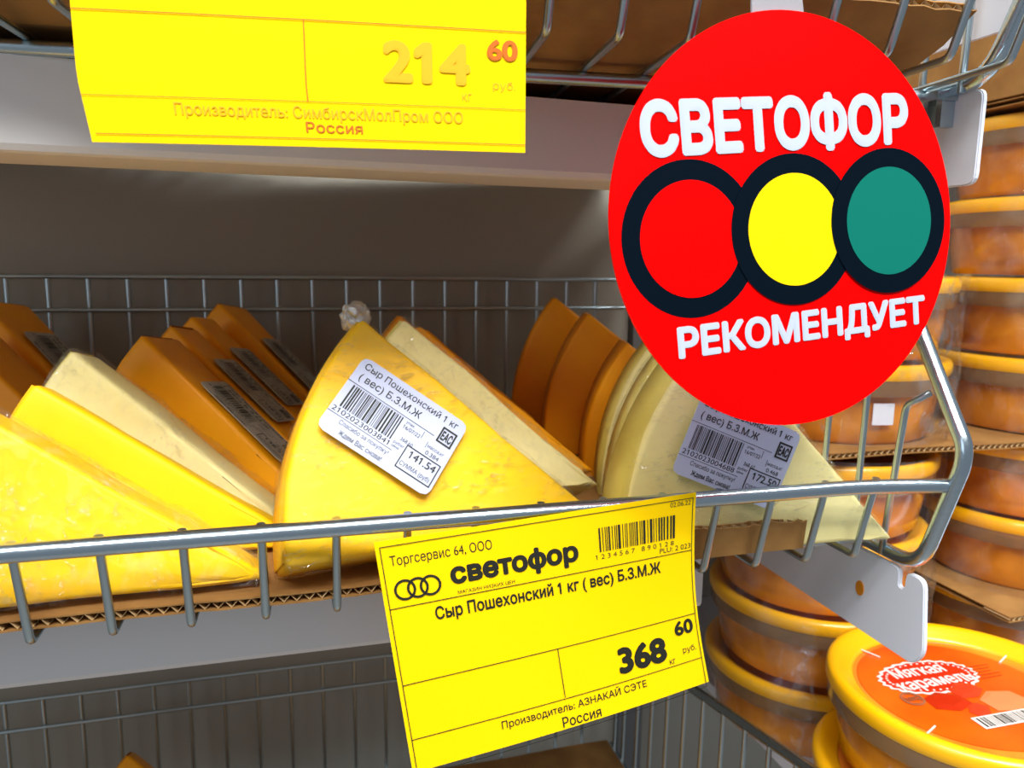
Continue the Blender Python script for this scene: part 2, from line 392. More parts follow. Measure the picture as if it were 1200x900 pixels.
bl = basket(0, -14, 10.45, 0, 'galvanised wire basket at the bottom with brown cardboard floor', (10.44, -16.6, 10.92),
            [(23.6, -13.1), (11.5, -10.6), (9.96, -15.2), (9.96, -15.6), (10.62, -17.4), (23.6, -17.4)], -12.86, -17.3, 23.73, -13.6,
            side_rear=[12.3, 13.3, 14.3, 15.3, 16.3, 17.3, 18.3, 19.3, 20.3, 21.3, 22.3, 23])
# shelf bracket plates at the basket ends
def bracket(x, prof, label, hole=None, notch=None, tilt=0):
    y0, z0 = prof[0]
    t = thing('shelf_bracket', (x, y0, z0), label, 'bracket', None, Matrix.Rotation(tilt, 3, 'Z'))
    pts = fillet_path([(0, y-y0, z-z0) for (y, z) in prof+[prof[0]]], .18, 4)
    pts = pts[:-1]
    bm = bmesh.new(); vs = [bm.verts.new(p*U) for p in pts]; fc = bm.faces.new(vs)
    r = bmesh.ops.extrude_face_region(bm, geom=[fc]); ex = [q for q in r['geom'] if isinstance(q, bmesh.types.BMVert)]
    bmesh.ops.translate(bm, verts=ex, vec=(.1*U, 0, 0)); bmesh.ops.recalc_face_normals(bm, faces=bm.faces)
    bmesh.ops.bevel(bm, geom=[e for e in bm.edges if abs((e.verts[0].co-e.verts[1].co).x) < 1e-6], offset=.02*U, segments=2, affect='EDGES')
    me = bpy.data.meshes.new('bracket_plate'); bm.to_mesh(me); bm.free(); me.materials.append(M_white)
    o = bpy.data.objects.new('bracket_plate', me); C.objects.link(o); o.parent = t
    if hole:
        n = 20; V = [(-.02, hole[0]-y0+.11*math.cos(a), hole[1]-z0+.15*math.sin(a)) for a in [2*math.pi*k/n for k in range(n)]]
        V += [(.0, q[1], q[2]) for q in V]
        part('hole', V, [tuple(range(n-1, -1, -1))]+[(i, (i+1) % n, (i+1) % n+n, i+n) for i in range(n)], M_rind_o, t, label='small round hole showing the brown tubs')
    return t
bracket(10.52, [(23.9, -7.1), (10.5, -7.15), (10.28, -6.85), (10.42, -5.5), (10.85, -5.5), (10.86, -5.85), (11.0, -5.85), (11.0, -5.5), (23.9, -5.5)],
        'pale flat steel bracket with pointed nose under the cheese basket', hole=(11.95, -6.3))
bracket(10.72, [(23.9, 1.32), (10.45, 1.32), (10.45, 2.84), (23.9, 2.84)], 'pale flat steel bracket with round corners beside the red sign')
b = MB(); b.box((10.45, 11.0, 2.3), (10.8, 11.12, 2.86)); b.box((10.45, 11.3, 2.35), (10.8, 11.4, 2.86)); b.box((10.3, 10.95, 2.72), (10.85, 11.6, 2.86))
setp(part('basket_clip', b.v, b.f, M_wire, origin=(10.5, 11, 2.3)), 'small bright steel clip hooking the upper basket to its bracket', 'clip')

# ------------------------------------------------------------------ cardboard
def cardboard(name, path, x0, x1, label, torn=True, seed=1, group=None, xo=0, nx=60, rz=0):
    """corrugated sheet: path = (Y,z) polyline cross-section, x0..x1; children liner, liner, fluting"""
    y0, z0 = path[0]; t = thing(name, (xo, y0, z0), label, 'cardboard', group, Matrix.Rotation(rz, 3, 'Z'))
    rnd = random.Random(seed); th = .13
    def edge(i): return (noise.noise((i*.33+seed*7, seed, 0))*.07+rnd.uniform(-.02, .02)) if torn else 0
    es = [edge(i) for i in range(nx+1)]
    nrm = []
    pp = [Vector((0, y-y0, z-z0)) for (y, z) in path]
    for i in range(len(pp)):
        tt = (pp[min(i+1, len(pp)-1)]-pp[max(i-1, 0)]).normalized(); nrm.append(Vector((0, -tt.z, tt.y)))
    for name2, off, e2 in (('liner', 0, 1), ('liner', th, .6)):
        V = []; Fc = []; n = len(pp)
        for k in range(nx+1):
            x = x0+(x1-x0)*k/nx
            for d in (0, .025):
                for i, p in enumerate(pp):
                    q = p+nrm[i]*(off+d)+Vector((x-xo, 0, 0))
                    q.z += noise.noise((x*.25, q.y*.25+seed, 3))*.08
                    if i == 0: q += (pp[0]-pp[1]).normalized()*es[k]*e2
                    V.append(q)
        m2 = 2*n
        for k in range(nx):
            for i in range(n-1):
                a = k*m2+i; c = (k+1)*m2+i
                Fc.append((a, a+1, c+1, c)); Fc.append((a+n, c+n, c+n+1, a+n+1))
            Fc.append((k*m2, (k+1)*m2, (k+1)*m2+n, k*m2+n))
        for k in (0, nx):
            for i in range(n-1): Fc.append((k*m2+i, k*m2+n+i, k*m2+n+i+1, k*m2+i+1))
        part(name2, V, Fc, M_card, t)
    V = []; Fc = []; nf = int((x1-x0)/.045)
    d0 = (pp[1]-pp[0]).normalized()
    for k in range(nf+1):
        x = x0+(x1-x0)*k/nf; h = th*(.5+.42*math.sin(k*math.pi*.5)); ee = es[min(nx, int(k/nf*nx))]
        for dd in (-ee*.5+.0, min(.8, (pp[1]-pp[0]).length*.85)):
            q = pp[0]+d0*dd+nrm[0]*(h+.012)+Vector((x-xo, 0, 0)); q.z += noise.noise((x*.25, q.y*.25+seed, 3))*.08; V.append(q)
    for k in range(nf): Fc.append((2*k, 2*k+1, 2*k+3, 2*k+2))
    part('fluting', V, Fc, M_card_in, t)
    return t
cardboard('cardboard_sheet', [(11.05, -5.0), (12, -5.02), (23.4, -5.02)], -13.8, 2.6, 'torn corrugated cardboard lining under the cheese at the left', seed=2, xo=-5)
cardboard('cardboard_tray', [(11.0, -4.42), (11.06, -4.95), (12, -5.0), (23.4, -5.0)], 2.65, 8.45, 'brown cardboard tray with folded front lip under the pale cheese', seed=5, xo=5)
cardboard('cardboard_tray', [(10.68, 3.72), (11.3, 3.4), (12.3, 3.1), (23.3, 3.1)], -13.8, 9.75, 'brown cardboard tray with frayed rim in the upper basket', seed=8, xo=0, rz=-.095, nx=110)
cardboard('cardboard_sheet', [(12.0, -17.1), (13, -17.12), (23.3, -17.12)], -10, 10.2, 'dark brown cardboard lining in the bottom basket', seed=9, xo=0)

# ------------------------------------------------------------------ cheese
def sector_pts(R, ang, T, nr, na, ny, off=0, amp=.03, seed=0, corner=.25, crinkle=0):
    """closed pie-wedge skin, rounded a little: returns bmesh in units, front face at y=0"""
    bm = bmesh.new(); A = math.radians(ang)
    def ptl(r, a): return (r*math.cos(math.pi-a), r*math.sin(math.pi-a))
    lay = []
    for j in range(ny+1):
        y = T*j/ny; g = []
        for i in range(nr+1):
            row = []
            for k in range(na+1):
                r = R*i/nr; a = A*k/na
                x, z = ptl(r, a); row.append(bm.verts.new((x, y, z)) if (i > 0 or k == 0) else row[0])
            g.append(row)
        lay.append(g)
    def q(*v):
        s = []
        for a in v:
            if a not in s: s.append(a)
        if len(s) > 2:
            try: bm.faces.new(s)
            except ValueError: pass
    for j in (0, ny):
        g = lay[j]
        for i in range(nr):
            for k in range(na):
                c = (g[i][k], g[i+1][k], g[i+1][k+1], g[i][k+1]); q(*(c if j == 0 else c[::-1]))
    for j in range(ny):
        a, b2 = lay[j], lay[j+1]
        for i in range(nr):
            q(a[i][0], b2[i][0], b2[i+1][0], a[i+1][0]); q(a[i][na], a[i+1][na], b2[i+1][na], b2[i][na])
        for k in range(na): q(a[nr][k], b2[nr][k], b2[nr][k+1], a[nr][k+1])
    loose = [v2 for v2 in bm.verts if not v2.link_faces]; bmesh.ops.delete(bm, geom=loose, context='VERTS')
    bmesh.ops.recalc_face_normals(bm, faces=bm.faces)
    sharp = [e for e in bm.edges if len(e.link_faces) == 2 and e.calc_face_angle(0) > .6]
    bmesh.ops.bevel(bm, geom=sharp, offset=corner*.35, segments=3, profile=.5, affect='EDGES')
    bm.normal_update()
    for v2 in bm.verts:
        n = v2.normal.copy(); c = v2.co
        d = noise.noise((c.x*.55+seed, c.y*.55, c.z*.55))*amp*2+noise.noise((c.x*2+seed, c.y*2, c.z*2))*amp*.6
        if crinkle: d += abs(noise.noise((c.x*1.1+seed, c.y*1.1, c.z*1.1)))*crinkle*1.6+abs(noise.noise((c.x*3.1, c.y*3.1+seed, c.z*3.1)))*crinkle*.7
        v2.co = c+n*(off+d)
    return bm
def bm_part(name, bm, material, parent, smooth=True, ang=.7, label=None):
    bmesh.ops.scale(bm, vec=(U, U, U), verts=bm.verts)
    me = bpy.data.meshes.new(name); bm.to_mesh(me); bm.free(); me.materials.append(material)
    if smooth: me.polygons.foreach_set('use_smooth', [True]*len(me.polygons)); me.set_sharp_from_angle(angle=ang)
    o = bpy.data.objects.new(name, me); C.objects.link(o); o.parent = parent
    if label: o['label'] = label
    return o
def price_label(parent, O, u, v, code, price, weight, seed, w=2.0, h=1.42, off=.07, detail=True, material=None):
    n = Vector(v).cross(Vector(u)).normalized()
    sh = flat_sheet(Vector(O)-Vector(u)*w/2-Vector(v)*h/2+n*off, u, v, w, h)
    lb = sheet_mesh(sh, 16, 12, 'price_label', material or M_label, parent, .012, .12)
    lb['label'] = 'white printed price label'
    p = Print(sh, .008)
    p.text('Сыр Пошехонский 1 кг', .05, .93, .05, .16, .006); p.text('( вес) Б.З.М.Ж', .06, .63, .19, .31, .006)
    p.hline(.0, .80, .345, .008); p.bars(.06, .53, .37, .67, seed, 26); p.text(code, .02, .53, .685, .745)
    p.hline(.0, .58, .765, .008); p.text('Спасибо за покупку!', .13, .57, .79, .86, .0); p.text('Ждем Вас снова!', .17, .55, .89, .965, .006)
    p.text('упак.', .56, .64, .38, .415); p.text('16/07/22', .555, .71, .43, .475); p.vline(.72, .37, .46, .008)
    p.text('368.60', .59, .70, .57, .615); p.text('руб/кг', .555, .65, .645, .69); p.text('цена', .555, .62, .70, .73)
    p.text('масса,кг', .80, .95, .475, .515); p.text(weight, .81, .93, .54, .59); p.vline(.785, .45, .53, .008)
    p.frame(.66, .61, .975, .90, .018); p.text(price, .71, .95, .645, .735, .012); p.text('СУММА (руб)', .68, .95, .80, .87)
    # conformity mark: dark square with EAC letters knocked out
    a0, a1, b0, b1 = .83, .965, .185, .385
    p.frame(a0, b0, a1, b1, .03)
    p.text('ЕАС', a0+.02, a1-.02, b0+.04, b1-.04, .04)
    p.done('print', M_ink, lb)
    return lb
def wedge(tip, Y, rz, lean, roll, R, ang, T, kind, label, wrap=None, lab=None, side_lab=None, group='cheese wedges in the middle basket', seed=0, knot=False, tippos=None, name='cheese_wedge'):
    body_m, rind_m = {'y': (M_yellow, M_rind_y), 'o': (M_orange, M_rind_o), 'p': (M_pale, M_rind_p)}[kind]
    M3 = rotm(rz, -lean, roll); tw = Vector(tippos) if tippos else at(tip[0], tip[1], Y)
    a = math.radians(ang); tl = Vector((-R*math.cos(a), 0, R*math.sin(a)))
    O = tw-M3 @ tl
    t = thing(name, O, label, 'cheese', group, M3)
    bm_part('cheese_body', sector_pts(R, ang, T, 10, 10, 3, 0, .03, seed), body_m, t)
    # rind strip on the arc
    V = []; Fc = []; na = 14
    for k in range(na+1):
        an = math.pi-a*(k/na*.97+.015)
        for (rr, yy) in ((R-.05, .06), (R+.035, .1), (R+.035, T-.1), (R-.05, T-.06)): V.append((rr*math.cos(an), yy, rr*math.sin(an)))
    for k in range(na):
        for j in range(3): Fc.append((k*4+j, k*4+j+1, k*4+4+j+1, k*4+4+j))
    part('rind', V, Fc, rind_m, t, smooth=True)
    if wrap:
        amp = {1: .04, 2: .10}[wrap]
        bm_part('plastic_wrap', sector_pts(R, ang, T, 26, 22, 6, .035, .03, seed, .25, amp), M_film if wrap == 1 else M_film_h, t)
    if knot:
        bm = bmesh.new(); bmesh.ops.create_icosphere(bm, subdivisions=4, radius=.24)
        for v2 in bm.verts:
            c = v2.co.copy(); v2.co = c*(1+noise.noise(c*7)*.45+noise.noise(c*15)*.2)
        bmesh.ops.translate(bm, verts=bm.verts, vec=tl+Vector((-.02, .25, .12))); bm_part('film_knot', bm, M_film_k, t, ang=3)
    if lab:
        (dx, dz, lr, code, price, wt) = lab; c = tl+Vector((dx, 0, dz)); u = Vector((math.cos(lr), 0, -math.sin(lr))); v = Vector((-math.sin(lr), 0, -math.cos(lr)))
        price_label(t, c, u, v, code, price, wt, seed+11, off=.15)
    if side_lab:
        s0, w_, h_ = side_lab; u = Vector((math.cos(a), 0, -math.sin(a))); v = Vector((0, -1, 0)); c = tl+u*s0+Vector((0, T/2, 0))
        price_label(t, c, u, v, '2102023003827', '138.22', '0.375', seed+11, w=w_, h=h_, off=.1, material=M_label_side)
    return t
M_label_side = mat('thermal_label_dull', (.42, .40, .34), .5)
M_film_k = film_mat('film_knot', .25, .3, .15, 60, (1, 1, 1), .8)
# centre group
W = wedge
R_ = math.radians
wc = W((425, 372), 12.8, .19, .513, 0, 5.2, 47, 1.15, 'y', 'wrapped yellow cheese wedge with white price label reading 141.54', 1, lab=(.19, -1.93, .708, '2102023003841', '141.54', '0.384'), seed=1, knot=True)
W((474, 372), 14.4, .17, .5, 0, 4.9, 47, 1.1, 'p', 'pale wrapped wedge leaning directly behind the wedge labelled 141.54', 2, seed=2)
W((492, 380), 15.8, .15, .5, 0, 4.8, 46, 1.1, 'o', 'orange wedge second behind the wedge labelled 141.54', None, seed=3)
W((470, 367), 17.6, .1, .45, 0, 4.8, 46, 1.2, 'o', 'orange wedge whose tip peeks out third behind the centre wedge', None, seed=4)
W((500, 385), 19.6, .0, .5, 0, 3.7, 44, 1.2, 'o', 'shaded orange wedge furthest back in the centre row', None, seed=5)
# right group
W((650, 348), 19.6, -.3, .05, -.12, 5.2, 45, 1.25, 'o', 'orange wedge furthest back in the right row, nearest the back grid', None, seed=6)
W((690, 366), 17.7, -.3, .05, -.12, 5.0, 45, 1.25, 'o', 'orange wedge second from the back in the right row', None, seed=7)
W((735, 400), 15.8, -.3, .05, -.12, 4.35, 45, 1.2, 'o', 'small orange wedge just behind the pale wedges at right', None, seed=8)
W((768, 400), 14.3, -.3, .04, -.10, 4.65, 45, 1.2, 'p', 'pale wedge behind the crinkled pale wedge, next to an orange one', 1, seed=9)
W((792, 402), 13.2, -.2, .06, -.08, 4.75, 46, .8, 'p', 'pale film-wrapped wedge directly behind the wedge labelled 172.50', 2, seed=10)
W(None, 0, -.06, .06, 0, 5.25, 47, 1.15, 'p', 'pale wrapped cheese wedge with white price label reading 172.50', 1, lab=(.34, -2.07, .391, '2102023004688', '172.50', '0.468'), seed=11, tippos=(6.75, 11.42, -1.1))
# left group
W((-103, 440), 11.7, .06, .2, 0, 5.4, 36, 1.2, 'y', 'large yellow film-wrapped wedge in front at the lower left', 2, seed=12)
W((40, 449), 13.1, .06, .2, .0, 4.9, 36, .95, 'y', 'yellow wedge between the front left wedge and the pale one', None, seed=13)
W((84, 410), 14.9, -.15, .2, 0, 4.85, 40, 1.1, 'p', 'pale wedge in crinkled film in the left row', 2, seed=14)
W((166, 392), 16.45, -.36, .15, 0, 4.7, 42, 1.35, 'o', 'orange wedge with a dull label on its cut side, just behind the pale left one', None, side_lab=(2.6, 2.3, 1.15), seed=15)
W((200, 380), 18.15, -.36, .15, 0, 4.6, 42, 1.15, 'o', 'orange wedge with labelled side in the middle of the left row', None, side_lab=(2.2, 2.0, 1.1), seed=16)
W((224, 370), 19.7, -.36, .15, 0, 4.6, 42, 1.05, 'o', 'orange wedge second from the back of the left row', None, side_lab=(2.2, 2.0, 1.1), seed=17)
W((256, 354), 21.2, -.4, .15, 0, 5.0, 43, 1.5, 'o', 'orange wedge at the very back of the left row', None, side_lab=(2.4, 2.0, 1.1), seed=18)
W((-24, 350), 21.4, -.4, .15, 0, 4.9, 43, 1.6, 'o', 'shaded orange wedge with a side label at the far left edge', None, side_lab=(2.2, 2.0, 1.1), seed=19)
W((-62, 380), 19.2, -.3, .15, 0, 4.6, 43, 1.4, 'o', 'shaded orange wedge lying lower at the far left edge', None, seed=20)
W((150, 884), 20.5, .1, .5, 0, 4.0, 45, 1.3, 'o', 'orange cheese wedge tip in the bottom basket', None, seed=21, group=None)

# ------------------------------------------------------------------ price tags
def tag(corners, bend, label, kind):
    TL, TR, BR, BL = corners
    o = (TL+TR)/2
    t = thing('price_tag', o, label, 'price tag')
    def fn(u, v):
        p = (TL*(1-u)+TR*u)*(1-v)+(BL*(1-u)+BR*u)*v
        return p+bend(u, v)-o
    sh = Sheet(fn, (TR-TL).length, (BL-TL).length)
    sheet_mesh(sh, 30, 22, 'paper', M_paper, t, .012)
    return t, sh
TL = at(438, 636, 10.27); TR = at(816, 577, 10.2); BR = at(830, 798, 10.15); BL = at(484, 907, 10.0)
t, sh = tag((TL, TR, BR, BL), lambda u, v: Vector((-.13*u*u*math.sin(math.pi*min(v, 1)), -.10*math.sin(math.pi*u)*v+.02*math.sin(3*u+2*v), .03*math.sin(math.pi*u)*(v-.2))),
            'yellow paper price tag reading 368 60 hung on the basket rail', 0)
p = Print(sh, .012)
p.frame(.012, .022, .99, 1.02, .012)
p.text('Торгсервис 64, ООО', .035, .335, .065, .12)
for k in range(3): p.ring(.065+k*.037, .215, .155, .035)
p.text('светофор', .20, .60, .135, .255, .045); p.text('МАГАЗИН НИЗКИХ ЦЕН', .215, .39, .262, .28)
p.bars(.67, .935, .095, .21, 5, 30); p.text('1 2 3 4 5 6 7   8 9 0 1 2 8', .655, .925, .222, .245)
p.text('02.06.22', .912, .982, .032, .056); p.text('PLU: 2 023', .875, .985, .25, .275)
p.hline(.012, .99, .285, .012); p.text('Сыр Пошехонский 1 кг ( вес) Б.З.М.Ж', .14, .875, .31, .385, .02)
p.hline(.012, .99, .615, .012); p.vline(.495, .615, .85, .012)
p.text('368', .69, .865, .69, .82, .045); p.text('60', .905, .975, .635, .71, .03); p.text('руб.', .925, .975, .775, .815); p.text('кг', .87, .892, .82, .846)
p.hline(.012, .99, .855, .012)
p.text('Производитель: АЗНАКАЙ СЭТЕ', .285, .775, .87, .925, .004); p.text('Россия', .475, .605, .94, .99, .008)
p.done('print', M_ink, t)
# upper tag
def upt():
    c = Vector((.233, 9.584, 1.981))*1.02; Mx = rotm(-.091, .011, -.012); w_, h_ = 5.12, 3.55; bot = -.5*1.45
    L = lambda x, z: c+Mx @ Vector((x, 0, z))
    return L(-w_/2, bot+h_), L(w_/2, bot+h_), L(w_/2, bot), L(-w_/2, bot)
cs = upt(); cs = (cs[0], cs[1], cs[2], cs[3])
t, sh = tag(cs, lambda u, v: Vector((.10*(1-u)*max(0, v-.8)*5, -.06*math.sin(math.pi*u)*v, 0)), 'yellow paper price tag reading 214 60 hanging from the upper basket', 1)
p = Print(sh, .012)
p.hline(.0, 1, .60, .012); p.hline(.0, 1, .855, .008); p.vline(.485, .60, .855, .012); p.hline(.012, 1, .972, .01); p.hline(.0, 1, .285, .012)
p.text('Россия', .475, .605, .92, .955, .012); p.text('60', .905, .98, .63, .70, .04)
p.done('print', M_ink_brown, t)
p = Print(sh, .013)
p.text('214', .66, .865, .65, .785, .045); p.text('руб.', .92, .975, .765, .80); p.text('кг', .845, .868, .81, .835)
p.text('Производитель: СимбирскМолПром ООО', .19, .845, .87, .92, .012)
p.done('faded_print', M_ink_faded, t, 'faded orange print')

# ------------------------------------------------------------------ round sign
SC = Vector((6.364, 9.033, .536)); SM = rotm(.058, -.078, -.1)
t = thing('round_sign', SC, 'round red sign with three traffic light rings hanging at the right', 'sign', None, SM)
def disc(r, y0, y1, n=96, cx=0, cz=0, r2=None):
    V = []; n_ = n
    for y, rr in ((y0, r), (y1, r)):
        for k in range(n): a = 2*math.pi*k/n; V.append((cx+rr*math.cos(a), y, cz+rr*math.sin(a)))
    return V, [tuple(range(n)), tuple(range(2*n-1, n-1, -1))]+[(k, k+n, (k+1) % n+n, (k+1) % n) for k in range(n)]
v, f = disc(2.7, -.02, .02, 128); part('sign_board', v, f, M_red, t)
for i, (cx, mt2) in enumerate(((-1.57, M_red), (0, M_signyellow), (1.57, M_green))):
    y = -.025-.012*i
    v, f = disc(.99, y, y+.004, 80, cx, -.094); part('ring', v, f, M_black, t, label='black ring')
    v, f = disc(.735, y-.005, y, 80, cx, -.094); part('lamp_disc', v, f, mt2, t, label=('red disc', 'yellow disc', 'green disc')[i])
sh = flat_sheet((-2.7, -.022, 2.7), (1, 0, 0), (0, 0, -1), 5.4, 5.4)
p = Print(sh, .012); X = lambda x: (x+2.7)/5.4; Z = lambda z: (2.7-z)/5.4
p.text('СВЕТОФОР', X(-2.18), X(2.0), Z(1.66), Z(.90), .05, 5)
p.done('lettering', M_ink_white, t, 'large white capital lettering above the rings')['kind'] = 'stuff'
p = Print(sh, .012); p.text('РЕКОМЕНДУЕТ', X(-1.9), X(2.15), Z(-1.17), Z(-1.66), .045, 5)
p.done('lettering', M_ink_white, t, 'smaller white capital lettering below the rings')['kind'] = 'stuff'
# clear holder strip above the sign
b = MB(); b.box((-.4, -.03, 2.45), (.42, .0, 3.6)); 
b = MB(); V, Fc = slab([(-.42, .03, 2.45), (.42, .03, 2.45), (.36, .03, 3.2), (.36, .03, 4.3), (-.36, .03, 4.3), (-.36, .03, 3.2)], (0, .03, 0)); b.add(V, Fc)
part('hanger_strip', b.v, b.f, mat('cloudy_plastic', (.6, .62, .66), .2, trans=.55), t, label='cloudy clear plastic hanging strip')

# ------------------------------------------------------------------ caramel tubs
TUBH = 2.03
def make_tub(label, loc):
    t = thing('caramel_tub', loc, label, 'tub', 'stacked tubs of soft caramel')
    v, f = lathe([(0, .03), (2.3, .03), (2.5, .0), (2.6, .1), (2.68, .6), (2.78, 1.3), (2.78, 1.75)], 64); part('tub_body', v, f, M_tub, t, smooth=True, auto=.9)
    v, f = lathe([(2.80, 1.28), (2.93, 1.25), (2.96, 1.3), (2.97, 1.66), (2.8, 1.66)], 64); part('collar', v, f, M_collar, t, smooth=True, auto=.6, label='cloudy clear collar')
    v, f = lathe([(2.8, 1.62), (2.98, 1.64), (3.02, 1.72), (3.02, 1.9), (2.97, 1.98), (2.86, 2.01), (2.74, 1.97), (2.68, 1.92), (2.62, 1.90), (2.56, 1.84), (2.48, 1.82), (2.42, 1.75), (2.42, 1.70), (2.5, 1.70)], 96)
    part('lid_rim', v, f, M_lid, t, smooth=True, auto=.9, label='glossy yellow lid rim')
    v, f = lathe([(0, 1.735), (2.46, 1.735)], 48); part('lid_window', v, f, M_window, t, smooth=True, label='clear amber lid window')
    return t
M_window = mat('amber_window', (.85, .26, .02), .15, col2=(.62, .14, .01), noise_scale=14, coat=.6)
proto = None
GA, GE = (13.95, 17.75), (20.4, 17.0)
def place_tub(x, y, z, rz, label, tilt=(0, 0)):
    global proto
    if proto is None: proto = make_tub(label, (x, y, z)); o = proto
    else: o = clone(proto)
    o.scale = (.95, .95, 1); o.rotation_euler = (tilt[0], tilt[1], rz); o.location = P(x, y, z); o['label'] = label
    return o
zb = -12.95
colA = ['lowest tub of the stack behind the bracket nose', 'second tub up in the stack behind the bracket nose', 'tub crossed by the pale bracket behind the cheese basket', 'tub just under the cardboard sheet, seen through the basket end',]
for k, lb in enumerate(colA): place_tub(GA[0]+(0, .03, -.05, .02)[k], GA[1], zb+k*TUBH, .3*k, lb)
place_tub(GA[0]+.1, GA[1], -4.38, .4, 'tub with a small white sticker standing on the cardboard sheet')
place_tub(GA[0]+.1, GA[1], -4.38+2.08, .9, 'tub behind the red sign on top of the tub with the sticker')
colE = ['lowest tub of the right edge stack', 'second tub up in the right edge stack', 'third tub up at the right edge, level with the bracket', 'fourth tub up at the right edge, just under the cardboard sheet']
for k, lb in enumerate(colE): place_tub(GE[0]+(0, -.05, .04, 0)[k], GE[1], zb+k*TUBH+(.2 if k > 1 else 0), .25*k, lb)
colE2 = ['tub resting on the cardboard sheet at the right edge', 'second tub above the cardboard sheet at the right edge', 'third tub above the cardboard sheet, right of the sign', 'topmost film-covered tub at the right edge under the box']
for k, lb in enumerate(colE2): place_tub(GE[0]+(.05, -.03, .02, 0)[k], GE[1], -4.38+k*2.08, .35*k, lb)
BX, BY = 13.62, 12.0
place_tub(BX-.15, BY+.05, zb+.12, 0, 'tub under the front tub with the picture lid', )
tf = place_tub(BX, BY, zb+TUBH+.14, 0, 'front tub with red and orange picture lid reading soft caramel', tilt=(0.0, 0))
# printed lid of the front tub
cxl, cyl = -.15, .1
lz = 1.75
v, f = disc(1.0, 0, 0.001, 64)
n = 72; V = [(cxl+2.15*math.cos(2*math.pi*k/n), cyl+2.15*math.sin(2*math.pi*k/n), lz) for k in range(n)]
lid_lab = part('lid_label', V, [tuple(range(n))], mat('label_orange', (.95, .13, .0), .35, col2=(.85, .04, .0), noise_scale=9, coat=.5), tf, label='orange red printed lid label')
sh = flat_sheet((cxl-2, cyl+2, lz+.005), (1, 0, 0), (0, -1, 0), 4, 4)
class LP(Print): pass
def ell(pr, u, v, a, b2, n=60, scal=0, off=None):
    pts = []
    for k in range(n):
        an = 2*math.pi*k/n; s_ = 1+scal*math.sin(an*n/4); pts.append(pr.s.pt(u+a*s_*math.cos(an)/4, v-b2*s_*math.sin(an)/4, pr.off))
    pr.b.add(pts, [tuple(range(n))])
M_ink_red = mat('ink_red', (.8, .02, .0), .4)
M_pure = mat('lid_white_ink_glint', (.85, .8, .75), .4)
p = Print(sh, .006); ell(p, .44, .33, 1.28, .68, 96, .035); p.done('badge_rim', M_pure, lid_lab, 'white scalloped badge rim')
p = Print(sh, .010); ell(p, .44, .33, 1.20, .61, 96, .03); p.done('badge', M_ink_red, lid_lab, 'red badge')
p = Print(sh, .014)
for q in range(40):
    an = 2*math.pi*q/40; ell(p, .44+1.08*math.cos(an)/4, .33-.54*math.sin(an)/4, .03, .03, 8)
p.text('Мягкая', .24, .60, .205, .31, .025, 4); p.text('карамель', .19, .70, .345, .45, .025, 4)
p.bars(.0, .0001, .0, .0001, 1, 1)
p.done('lettering', M_pure, lid_lab, 'white lettering')
p = Print(sh, .012); p.ring(.17, .50, .26, .05); p.ring(.17, .50, .19, .02); p.text('100%', .13, .21, .48, .52, .02)
p.done('round_badge', mat('badge_brown', (.35, .12, .05), .4), lid_lab, 'small round brown badge')
p = Print(sh, .012); p.rect(.33, .73, .70, .83, 1); p.done('barcode_panel', M_pure, lid_lab, 'white barcode panel')
p = Print(sh, .018); p.bars(.35, .68, .74, .82, 9, 22); p.done('barcode', M_ink, lid_lab)
p = Print(sh, .012)
for q in range(5): p.rect(.72, .30+q*.03, .90-.02*(q % 3), .306+q*.03, 1)
p.done('small_print', mat('ink_darkred', (.3, .03, .0), .5), lid_lab, 'small dark red print')
def candy(cx, cy, s, rot):
    V = []; 
    base = [(-.42, -.22), (.0, -.34), (.42, -.16), (.36, .16), (-.05, .3), (-.42, .14)]
    c, s2 = math.cos(rot), math.sin(rot)
    b2 = [(cx+(x*c-y*s2)*s, cy+(x*s2+y*c)*s) for x, y in base]; ins = [(cx+(x*c-y*s2)*s*.62, cy+(x*s2+y*c)*s*.62+.03) for x, y in base]
    V = [(x, y, lz+.012) for x, y in b2]+[(x, y, lz+.03) for x, y in ins]
    fs = [(i, (i+1) % 6, (i+1) % 6+6, i+6) for i in range(6)]+[tuple(range(6, 12))]
    return V, fs
mc = [mat('candy_light', (.62, .04, .01), .3), mat('candy_mid', (.5, .02, .002), .3), mat('candy_dark', (.9, .22, .08), .3)]
for q, (cx, cy, s_, r_) in enumerate(((.0, .12, .95, .2), (-.75, -.15, 1.15, -.1), (.5, -.42, 1.25, .1), (-.35, -.58, .7, .5))):
    v, f = candy(cx, cy, s_, r_); part('caramel_picture', v, f, mc[q % 3], lid_lab, label='printed caramel piece')
for q in range(4):
    a = .45+q*math.pi/2
    v, f = tube([(2.0*math.cos(a), 2.0*math.sin(a), 1.77), (2.46*math.cos(a), 2.46*math.sin(a), 1.78)], .02, 6); part('rib', v, f, M_pure, tf)  # white colour carries the glints of the clear embossed ribs
# white sticker
V = []; cx, cy = GA[0]+.1, GA[1]; a0 = -1.62
for k in range(9):
    a = a0-.24+k*.025
    for z in (-4.38+.55, -4.38+1.08): V.append((cx+2.67*math.cos(a), cy+2.67*math.sin(a), z))
setp(part('price_sticker', V, [(2*k, 2*k+2, 2*k+3, 2*k+1) for k in range(8)], M_white, origin=V[0]), 'small square white sticker on a film-wrapped caramel tub', 'sticker')
